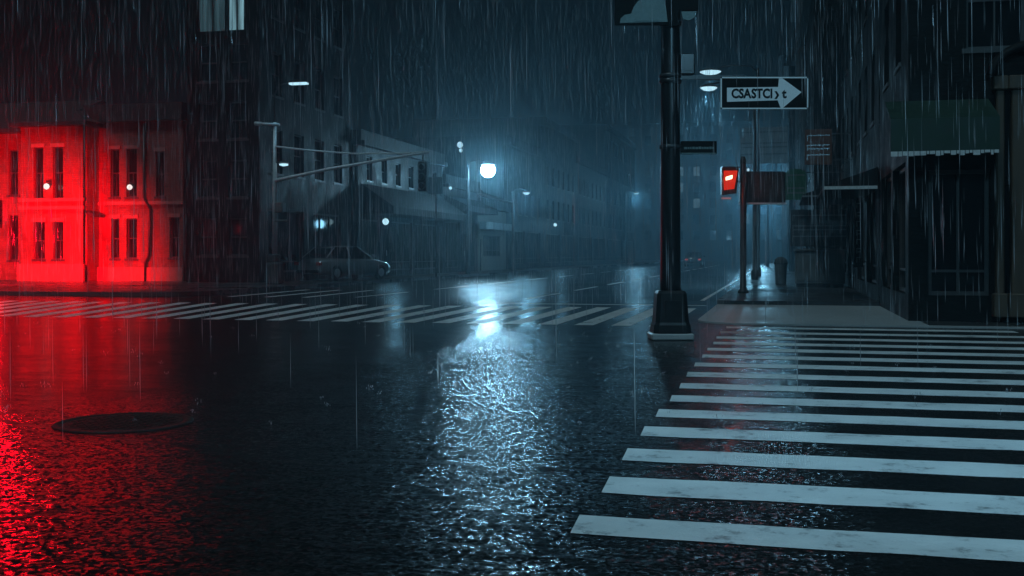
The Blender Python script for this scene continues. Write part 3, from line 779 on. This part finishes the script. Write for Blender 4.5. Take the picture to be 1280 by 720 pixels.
lamp('mast_bulb', (TX+.98, TY, tz(110)), 45, COLD, .1, mast, spot=110)
b = MB(); b.tube([(TX-.78,TY-.1,tz(154)),(TX+.25,TY-.1,tz(156.5))], .05, 8); b.tube([(TX-.78,TY-.1,tz(154)),(TX-.5,TY-.1,tz(154.6))], .075, 8); b.build('crossbar', M['galv'], mast)
ex = xat(537, TY); ez = zat(190, ex, TY)
b = MB(); b.tube([(TX,TY-.02,tz(226)),(TX+2.2,TY-.02,tz(226)+(ez-tz(226))*.42),(ex,TY-.02,ez)], [.07,.06,.045], 10); b.build('mast_arm', M['galv'], mast)
b = MB()
x1 = xat(440,TY); x2 = xat(505,TY)
b.tube([(TX,TY-.02,tz(183)),((TX+x1)/2,TY-.02,zat(188.5,(TX+x1)/2,TY)),(x1,TY-.02,zat(192,x1,TY)),(x2,TY-.02,zat(191.8,x2,TY)),(ex-.1,TY-.02,ez+.03)], [.035,.032,.03,.026,.02], 8)
b.build('tie_rod', M['galv'], mast)
xb = xat(354, TY)
b = MB(); b.tube([(TX,TY,tz(203)),(xb,TY-.05,tz(203))], .03, 8); b.lathe((xb+.05,TY-.05,tz(204)), [(.05,.10),(.17,.02),(.19,-.01)], 14); hd = b.build('lamp_head', M['dark_metal'], mast)
b = MB(); b.lathe((xb+.05,TY-.05,tz(206.5)), [(.05,-.05),(.16,-.02),(.17,.04)], 14); b.build('lens', M['lamp_small'], hd)
b = MB(); b.box(TX+.08, TX+.42, TY-.22, TY+.1, tz(266), tz(253), .03); b.build('signal_box', M['box_grey'], mast)
b = MB(); b.tube([(TX+.05,TY-.1,tz(276)),(TX+.55,TY-.1,tz(276))], .04, 8); b.build('push_bar', M['box_grey'], mast)
# signal hanging at the arm's end
t = thing('traffic_signal', (ex-.25, TY, ez), 'dark traffic signal hanging at the end of the mast arm', 'traffic signal')
b = MB(); X = ex-.25
b.box(X-.16, X+.16, TY-.12, TY+.14, ez-1.45, ez-.35, .03); b.tube([(X,TY,ez-.36),(X,TY,ez-.04)], .03, 8); b.build('housing', M['dark_metal'], t)
for k in range(3):
    zc_ = ez - .55 - .35*k
    b = MB(); b.tube([(X,TY-.12,zc_),(X,TY-.32,zc_-.02)], [.13,.125], 14, caps=False); v = b.build('visor', M['box_grey'], t)
    b = MB(); b.tube([(X,TY-.10,zc_),(X,TY-.135,zc_)], [.11,.08], 14); b.build('lens', M['lens_grey'], v)
t = thing('lane_sign', (xat(545,TY+10), TY+10, 0), 'small square pale sign beyond the mast arm', 'sign')
# stands on its own slim post at the left kerb
SXp = -16.6; SYp = yat(545, SXp); zS = zat(232, SXp, SYp)
t.location = (SXp, SYp, 0)
b = MB(); b.tube([(SXp,SYp,.0),(SXp,SYp,zS+.5)], .045, 8); b.build('post', M['dark_metal'], t)
b = MB(); b.box(SXp-.38, SXp+.38, SYp-.08, SYp-.05, zS-.42, zS+.42, .012); b.build('panel', M['box_grey'], t)

# ---------------------------------------------------------------- street lamps
def street_lamp(label, base, head, power, globe_r=0, tilt=(0,0,0), matl='lamp', size=.14, hr=.32, group='street lamps', spot=None):
    """pole at base (x,y), head at (x,y,z): tapered column, curved bracket, hooded lantern"""
    bx, by = base; hx, hy, hz = head
    t = thing('street_lamp', (bx, by, 0), label, 'street lamp', group)
    b = MB(); b.lathe((bx,by,0), [(.16,0),(.16,.5),(.10,.6),(.07,hz-.3),(.055,hz+.1)], 14); b.build('column', M['dark_metal'], t)
    b = MB(); b.tube([(bx,by,hz-.1),(bx+(hx-bx)*.15,by+(hy-by)*.15,hz+.22),(bx+(hx-bx)*.55,by+(hy-by)*.55,hz+.30),(hx,hy,hz+.16)], .04, 8); b.build('bracket', M['dark_metal'], t)
    b = MB(); b.lathe((hx,hy,hz), [(hr*1.0,.02),(hr*.95,.06),(hr*.5,.16),(.05,.2)], 18); hd = b.build('lantern', M['dark_metal'], t)
    if globe_r:
        b = MB(); b.lathe((hx,hy,hz-globe_r*.75), [(globe_r*math.sin(R(a))+.01, -globe_r*math.cos(R(a))) for a in range(0,140,12)], 24); b.build('lens', M[matl], hd)
        return t
    b = MB(); b.lathe((hx,hy,hz), [(.04,-.13),(hr*.55,-.10),(hr*.85,-.02),(hr*.88,.015)], 18); b.build('lens', M[matl], hd)
    if power: lamp('bulb', (hx, hy, hz-.13-size-.02), power, COLD, size, t, spot=spot, rot=tilt, blend=.6)
    return t
GL = 'street lamps along the street'
# the blazing one
mx1 = -16.4; my1 = yat(610, mx1); mz1 = zat(213, mx1, my1)
street_lamp('brightest street lamp, blazing white-blue above the kiosk', (-17.6, my1), (mx1, my1, mz1+.3), 1300, matl='lamp_blaze', hr=.46, globe_r=.40, group=GL)
hx = -2.75; hy = yat(888, hx); 
street_lamp('lower flat-headed street lamp seen past the arrow sign bracket', (-1.1, 50), (xat(886,50), 50, zat(110, xat(886,50), 50)), 1500, matl='lamp_small', hr=.42, group=GL, spot=125)
street_lamp('upper flat-headed street lamp glowing above the arrow sign bracket', (-1.1, 58), (xat(888,58), 58, zat(90, xat(888,58), 58)), 2600, matl='lamp_small', hr=.62, group=GL, spot=125)
street_lamp('small distant street lamp just right of the blazing one', (-17.5, yat(658,-16.6)), (-16.6, yat(658,-16.6), zat(241,-16.6,yat(658,-16.6))), 200, matl='lamp_small', hr=.28, size=.3, group=GL)
for i, (y, x, p, lb) in enumerate(((104, -2.2, 1150, 'street lamp lost in mist halfway down the right kerb'), (150, -2.2, 1500, 'street lamp lost in mist near the far block'), (128, -16.3, 500, 'street lamp lost in mist far down the left kerb'))):
    street_lamp(lb, (-1.1 if x > -5 else -17.5, y), (x, y, 8.4), p, matl='lamp_dim', hr=.35, size=.4, group=GL)
# the lamp that lights the near crosswalk, over the near corner just outside the frame
street_lamp('street lamp over the near corner that lights the near crosswalk', (4.6, 3.0), (2.3, 6.2, 7.6), 850, hr=.36, group=GL, spot=140, tilt=(R(44),0,R(8)))

# wall and hanging lamps down the left row
def east_lamp(px, py, x, label, mat, r, power):
    y = yat(px, x); z = zat(py, x, y)
    t = thing('wall_lamp', (x, y, z), label, 'wall lamp')
    b = MB(); b.lathe((x,y,z), [(r*.1,-r),(r*.7,-r*.7),(r,0),(r*.7,r*.7),(r*.1,r)], 12); b.build('globe', M[mat], t)
    b = MB(); b.tube([(x,y,z+r),(x,y,z+r+.12),(SX+.01,y,z+r+.2)], .02, 6); b.build('bracket', M['dark_metal'], t)
    if power: lamp('bulb', (x+r+.35, y, z-.1), power*.6, COLD, .22, t)
east_lamp(482, 277, -18.9, 'white globe lamp glowing under the dark shop canopy', 'lamp_small', .17, 40)
east_lamp(563, 235, -19.3, 'tiny lamp over the flat canopy left of the kiosk', 'lamp_small', .10, 0)
east_lamp(694, 281, -19.5, 'tiny lamp low on the sooty building past the kiosk', 'lamp_small', .16, 60)
east_lamp(575, 181, -19.4, 'upper small lamp high over the flat canopy', 'lamp_dim', .20, 30)
east_lamp(576, 188, -19.4, 'lower faint lamp of the pair high over the flat canopy', 'lamp_dim', .12, 0)

# unseen source of the red light, its beacon form assumed, just outside the left edge
BX, BY, BZ = -26.0, 31.5, 2.5
t = thing('assumed_beacon', (BX, BY, .12), 'assumed red light source, out of view in front of the red brick houses', 'beacon')
b = MB(); b.lathe((BX,BY,.12), [(.14,0),(.14,.1),(.06,.18),(.05,BZ-.6)], 12); b.build('post', M['dark_metal'], t)
b = MB(); b.lathe((BX,BY,BZ), [(.16,-.32),(.2,-.3),(.2,-.2),(.16,-.18)], 16); b.build('housing', M['black'], t)
b = MB(); b.lathe((BX,BY,BZ), [(.15,-.18),(.16,.1),(.10,.24),(.02,.28)], 16); b.build('lens', M['beacon'], t)
b = MB(); b.box(BX+.2, BX+.215, BY+.22, BY+.75, BZ-.35, BZ+.6); b.build('added_shield', M['black'], t)  # unseen plate added to keep red glare off the corner block windows
lamp('house_side_lamp', (BX-.1, BY+.3, BZ), 25000, (1,.0,.012), .12, t, spot=80, rot=aim(120, -11), blend=.9)
lamp('road_side_lamp', (BX+.1, BY-.35, BZ), 800, (1,.0,.012), .5, t, spot=72, rot=aim(-60, -20), blend=.5)

# ---------------------------------------------------------------- cars
def make_car(name, label, loc, rz, body, lit=False):
    t = thing(name, loc, label, 'car', rz=rz)
    Lc, Wc = 4.5, .88
    # loft of cross sections along x: (x, half width, sill z, shoulder z, crown z)
    secs = [(-2.25,.60,.42,.72,.80),(-2.15,.78,.30,.84,.94),(-1.7,.86,.24,.92,1.02),(-.9,.88,.22,.92,1.0),(.4,.88,.22,.92,.98),(1.1,.87,.22,.88,.96),(1.8,.83,.25,.78,.86),(2.15,.74,.32,.66,.74),(2.25,.58,.42,.56,.62)]
    b = MB(); b.smooth = True
    def ring(x, w, z0, z1, z2):
        return [(x,-w*.92,z0),(x,-w,z0+.12),(x,-w,z1-.08),(x,-w*.93,z1),(x,-w*.5,z2),(x,w*.5,z2),(x,w*.93,z1),(x,w,z1-.08),(x,w,z0+.12),(x,w*.92,z0)]
    for q in secs: b.v += ring(*q)
    for i in range(len(secs)-1):
        for k in range(10):
            j = (k+1) % 10; b.face([i*10+k, i*10+j, (i+1)*10+j, (i+1)*10+k])
    b.smooth = False; b.face(list(range(10))); b.face([80+k for k in range(10)])
    b.build('body', M[body], t, local=True)
    # greenhouse: roof skin on pillars, glass between
    lo = [(-1.85,-.74,.98),(.95,-.74,.95),(.95,.74,.95),(-1.85,.74,.98)]
    hi = [(-1.25,-.58,1.44),(.15,-.58,1.46),(.15,.58,1.46),(-1.25,.58,1.44)]
    b = MB(); b.smooth = True
    b.poly([(x,y,z) for x,y,z in hi]); n = 4
    b.prism([(-1.32,1.40),(-1.2,1.47),(-.5,1.51),(.1,1.48),(.22,1.42)], 'y', -.57, .57); b.build('roof', M[body], t, local=True)
    for pa, pb in [(lo[i], hi[i]) for i in range(4)] + [((-.42,s_*.745,.96),(-.5,s_*.585,1.45)) for s_ in (-1, 1)]:
        b = MB(); b.tube([pa, pb], .035, 6); b.build('pillar', M[body], t, local=True)
    for i in range(4):
        j = (i+1) % 4; b = MB(); b.quad(lo[i], lo[j], hi[j], hi[i]); b.build('window', M['glass'], t, local=True)
    for sx_ in (-1.38, 1.38):
        for sy in (-1, 1):
            b = MB(); y0_, y1_ = sy*.68, sy*.895
            b.tube([(sx_,y0_,.33),(sx_,y0_+sy*.03,.33),(sx_,y1_-sy*.03,.33),(sx_,y1_,.33)], [.28,.33,.33,.29], 20); w = b.build('wheel', M['tyre'], t, local=True)
            b = MB(); b.tube([(sx_,y1_-sy*.01,.33),(sx_,y1_+sy*.012,.33)], [.2,.17], 16); b.build('rim', M['galv'], w, local=True)
    for sy in (-1, 1):
        b = MB(); b.box(-2.29,-2.17,sy*.66-.13,sy*.66+.13,.66,.80,.015); b.build('tail_light', M['tail_lit' if lit else 'tail'], t, local=True)
        b = MB(); b.box(2.10,2.24,sy*.58-.14,sy*.58+.14,.54,.66,.015); b.build('headlight', M['lens_grey'], t, local=True)
        b = MB(); b.box(.72,.86,sy*.95-.08,sy*.95+.08,.98,1.12,.02); b.build('mirror', M[body], t, local=True)
    b = MB(); b.box(-2.30,-2.20,-.66,.66,.34,.46,.02); b.box(2.16,2.28,-.64,.64,.30,.42,.02); b.build('bumper', M['trim'], t, local=True)
    return t
cx_ = xat(412, 45.0)
make_car('parked_car', 'silver car parked on the corner pavement by the dark block', (-18.6, 45.2, .125), R(68), 'car_body')
make_car('distant_car', 'distant car with lit red tail lights far down the street', (-8.6, 115, 0), R(90), 'car_dark', True)

# ---------------------------------------------------------------- right pavement furniture and signs
UX0, UX1 = .5, 2.15; UY = 39.0
t = thing('street_cabinet', ((UX0+UX1)/2, UY, .12), 'wide grey metal street cabinet on the right pavement', 'cabinet')
b = MB(); b.box(UX0, UX1, UY, UY+.7, .24, 1.38, .02); b.build('housing', M['box_grey'], t)
b = MB(); b.box(UX0+.04, UX1-.04, UY+.04, UY+.66, .12, .24); b.build('plinth', M['dark_metal'], t)
for k in range(2):
    a = UX0+.07+k*.78; b = MB(); b.box(a, a+.72, UY-.02, UY-.003, .34, 1.28, .006); d = b.build('door', M['box_grey'], t)
    b = MB(); b.tube([(a+.64,UY-.05,.75),(a+.64,UY-.05,.92)], .014, 6); b.build('handle', M['dark_metal'], d)
b = MB(); b.prism([(UX0-.05,1.38),(UX1+.05,1.38),(UX1+.05,1.42),((UX0+UX1)/2,1.47),(UX0-.05,1.42)], 'y', UY-.06, UY+.75); b.build('lid', M['box_grey'], t)
# pale-topped bin
bx_, by_ = -.25, 0; by_ = yat(976, .03) if False else 42.0; bx_ = xat(976, by_); 
bx_ = max(bx_, -.1)
t = thing('litter_bin', (bx_, by_, .12), 'small litter bin with a pale rounded lid on the right pavement', 'bin')
b = MB(); b.lathe((bx_,by_,.12), [(.19,0),(.2,.05),(.22,.72),(.23,.76)], 18); b.build('drum', M['box_grey'], t)
b = MB(); b.lathe((bx_,by_,.12), [(.24,.76),(.25,.80),(.22,.94),(.12,1.02),(.03,1.04)], 18); b.build('lid', M['render'], t)

def marks(b, x0, x1, y, z0, z1, n):
    """worn, unreadable strokes standing where a sign's lettering has gone"""
    for i in range(n):
        z = z1 - (z1-z0)*(i+.5)/n; hgt = (z1-z0)/n*.62
        b.box(x0+.02, x1-.02, y-.004, y-.0012, z+hgt*.3, z+hgt*.5); b.box(x0+.02, x0+.05, y-.004, y-.0012, z-hgt*.5, z+hgt*.29)
        if i % 2: b.box(x0+.06, x1-.02, y-.004, y-.0012, z-hgt*.3, z-hgt*.1)
def blade(name, label, px0, px1, py0, py1, y, mats, n=4, cat='sign', shape=None):
    x0, x1 = xat(px0, y), xat(px1, y); z0, z1 = zat(py1, x0, y), zat(py0, x0, y)
    t = thing(name, ((x0+x1)/2, y, z0), label, cat)
    b = MB(); b.cur = 0
    if shape == 'arch':
        w = (x1-x0)/2; xm = (x0+x1)/2
        b.prism([(x0,z0),(x1,z0),(x1,z1-w*.6)]+[(xm+w*math.cos(R(a)), z1-w*.6+w*.6*math.sin(R(a))) for a in range(20,161,20)]+[(x0,z1-w*.6)], 'y', y, y+.1)
    else: b.box(x0, x1, y, y+.12, z0, z1, .012)
    b.cur = 1; marks(b, x0+.05, x1-.05, y, z0+.08, z1-.12, n)
    b.build('sign_face', mats, t)
    b = MB(); f = FX if y < 45 else 1.3
    for z in (z0+.15, z1-.15): b.box(x1, max(f-.005, x1+.1), y+.04, y+.08, z-.02, z+.02)
    b.build('bracket', M['dark_metal'], t)
    return t
blade('hanging_sign', 'rusty orange projecting sign over the right pavement', 1006, 1040, 162, 206, 37.5, [M['sign_orange'], M['lens_grey']], 3)
blade('hanging_sign', 'green round-topped projecting sign left of the orange one', 981, 1008, 211, 250, 42.5, [M['sign_green'], M['box_grey']], 2, shape='arch')
blade('vertical_sign', 'tall narrow dark sign with worn pale strokes below the awning', 1067, 1079, 246, 334, 31.5, [M['sign_black'], M['emblem']], 7)
blade('shop_sign', 'wide grey shop sign with worn strokes above the street cabinet', 988, 1062, 262, 308, 41.5, [M['dark_metal'], M['box_grey']], 3)
blade('hanging_sign', 'pale projecting sign high in the mist above the sign board', 925, 985, 160, 205, 74, [M['box_grey'], M['render']], 3)

# ---------------------------------------------------------------- rain
rb = MB()
def drop(x, y, z, l, w):
    n = len(rb.v); a = random.uniform(0, 6.28); lean = -.012*l
    p = [(math.cos(a+k*2.094)*w, math.sin(a+k*2.094)*w) for k in range(3)]
    rb.v += [(x,y,z)] + [(x+lean*.35+q[0], y+q[1], z+l*.3) for q in p] + [(x+lean, y, z+l)]
    for k in range(3):
        j = (k+1) % 3
        rb.f.append([n, n+1+j, n+1+k]); rb.f.append([n+1+k, n+1+j, n+4])
        rb.m += [0, 0]; rb.sm += [False, False]
for i in range(66000):
    y = random.uniform(3.5, 62); x = random.uniform(-34, 8)
    if depth(x, y) < 5.5: continue
    z = random.uniform(.05, 15)
    if x > FX and y > 21 or x < -20 and y > 39: continue
    drop(x, y, z, random.uniform(.22, .75), random.uniform(.0018, .0044))
sb = rb; rb = MB()
for i in range(150):
    d_ = 8.0 + 16 * random.random() ** 1.3; c_ = random.uniform(-.5, .5) * d_
    X_, Y_ = c_*CT - d_*ST, c_*ST + d_*CT
    if X_ > 3.2 or Y_ < 4.4 or Y_ > 19: continue
    s_ = random.uniform(.5, 1.2)
    for k in range(random.randint(4, 7)):
        a = random.uniform(0, 6.28); q = random.uniform(.01, .05)*s_
        drop(X_+math.cos(a)*q, Y_+math.sin(a)*q, random.uniform(.006, .05)*s_, random.uniform(.012, .03)*s_, random.uniform(.0025, .0045))
    drop(X_, Y_, .004, random.uniform(.03, .06)*s_, .003)
splash_mb = rb; rb = sb
m, nt, out = newmat('rain_water'); L = nt.links.new
gl = N(nt, 'BsdfGlossy', Roughness=.25); gl.inputs['Color'].default_value = (.9,.95,1,1)
tr = N(nt, 'BsdfTranslucent'); tr.inputs['Color'].default_value = (.8,.85,.9,1)
df = N(nt, 'BsdfDiffuse'); df.inputs['Color'].default_value = (.8,.85,.9,1)
tp = N(nt, 'BsdfTransparent')
m1 = N(nt, 'MixShader', Fac=.5); L(tr.outputs[0], m1.inputs[1]); L(df.outputs[0], m1.inputs[2])
m3 = N(nt, 'MixShader', Fac=.2); L(m1.outputs[0], m3.inputs[1]); L(gl.outputs[0], m3.inputs[2])
m2 = N(nt, 'MixShader', Fac=.55); L(tp.outputs[0], m2.inputs[1]); L(m3.outputs[0], m2.inputs[2])
L(m2.outputs[0], out.inputs['Surface']); M['rain'] = m
me = bpy.data.meshes.new('rain'); me.from_pydata(rb.v, [], rb.f); me.materials.append(m)
o = bpy.data.objects.new('rain', me); COL.objects.link(o)
tag(o, 'thin falling rain over the whole crossing', 'rain', kind='stuff')
me = bpy.data.meshes.new('rain_splashes'); me.from_pydata(splash_mb.v, [], splash_mb.f); me.materials.append(m)
o = bpy.data.objects.new('rain_splashes', me); COL.objects.link(o)
tag(o, 'tiny splashes of rain on the wet road', 'splashes', kind='stuff')

# ---------------------------------------------------------------- mist
m, nt, out = newmat('night_mist')
pv = N(nt, 'VolumePrincipled', Density=.0034, Anisotropy=.82); pv.inputs['Color'].default_value = (.52,.84,1,1)
nt.links.new(pv.outputs[0], out.inputs['Volume'])
b = MB(); b.box(-250, 250, -70, 430, -1.0, 34)
tag(b.build('haze', m), 'thin rain mist filling the streets', 'haze', kind='stuff')

# ---------------------------------------------------------------- sky, added overhead fill light
w = bpy.data.worlds.new('World'); scene.world = w; w.use_nodes = True
nt = w.node_tree; bg = nt.nodes['Background']
sky = nt.nodes.new('ShaderNodeTexSky'); sky.sky_type = 'NISHITA'; sky.sun_disc = False
sky.sun_elevation = R(-3); sky.sun_rotation = R(200); sky.air_density = 1.5
nt.links.new(sky.outputs[0], bg.inputs['Color']); bg.inputs['Strength'].default_value = .006
sd = bpy.data.lights.new('overhead_fill', 'SUN'); sd.energy = .7; sd.angle = R(10); sd.color = (.55,.87,1)  # broad overhead light added to bring up the crosswalk bars
so = bpy.data.objects.new('overhead_fill', sd); COL.objects.link(so); so.rotation_euler = (R(30), 0, R(-25))

# ---------------------------------------------------------------- camera
cd = bpy.data.cameras.new('camera'); cam = bpy.data.objects.new('camera', cd); COL.objects.link(cam)
cam.location = (0, 0, EYE); cam.rotation_euler = (R(90), 0, YAW)
cd.sensor_width = 36; cd.lens = 36 * FPX / 1280; cd.shift_y = -(360 - HY) / 1280
cd.clip_start = .1; cd.clip_end = 2000
scene.camera = cam

scene.view_settings.view_transform = 'Standard'; scene.view_settings.look = 'None'
scene.view_settings.exposure = 0; scene.view_settings.gamma = 1
scene.render.engine = 'CYCLES'
cy = scene.cycles
cy.use_denoising = True; cy.volume_bounces = 1; cy.max_bounces = 6; cy.diffuse_bounces = 2; cy.glossy_bounces = 3
cy.transparent_max_bounces = 24; cy.sample_clamp_indirect = 4; cy.sample_clamp_direct = 0
cy.caustics_reflective = False; cy.caustics_refractive = False
cy.use_adaptive_sampling = False
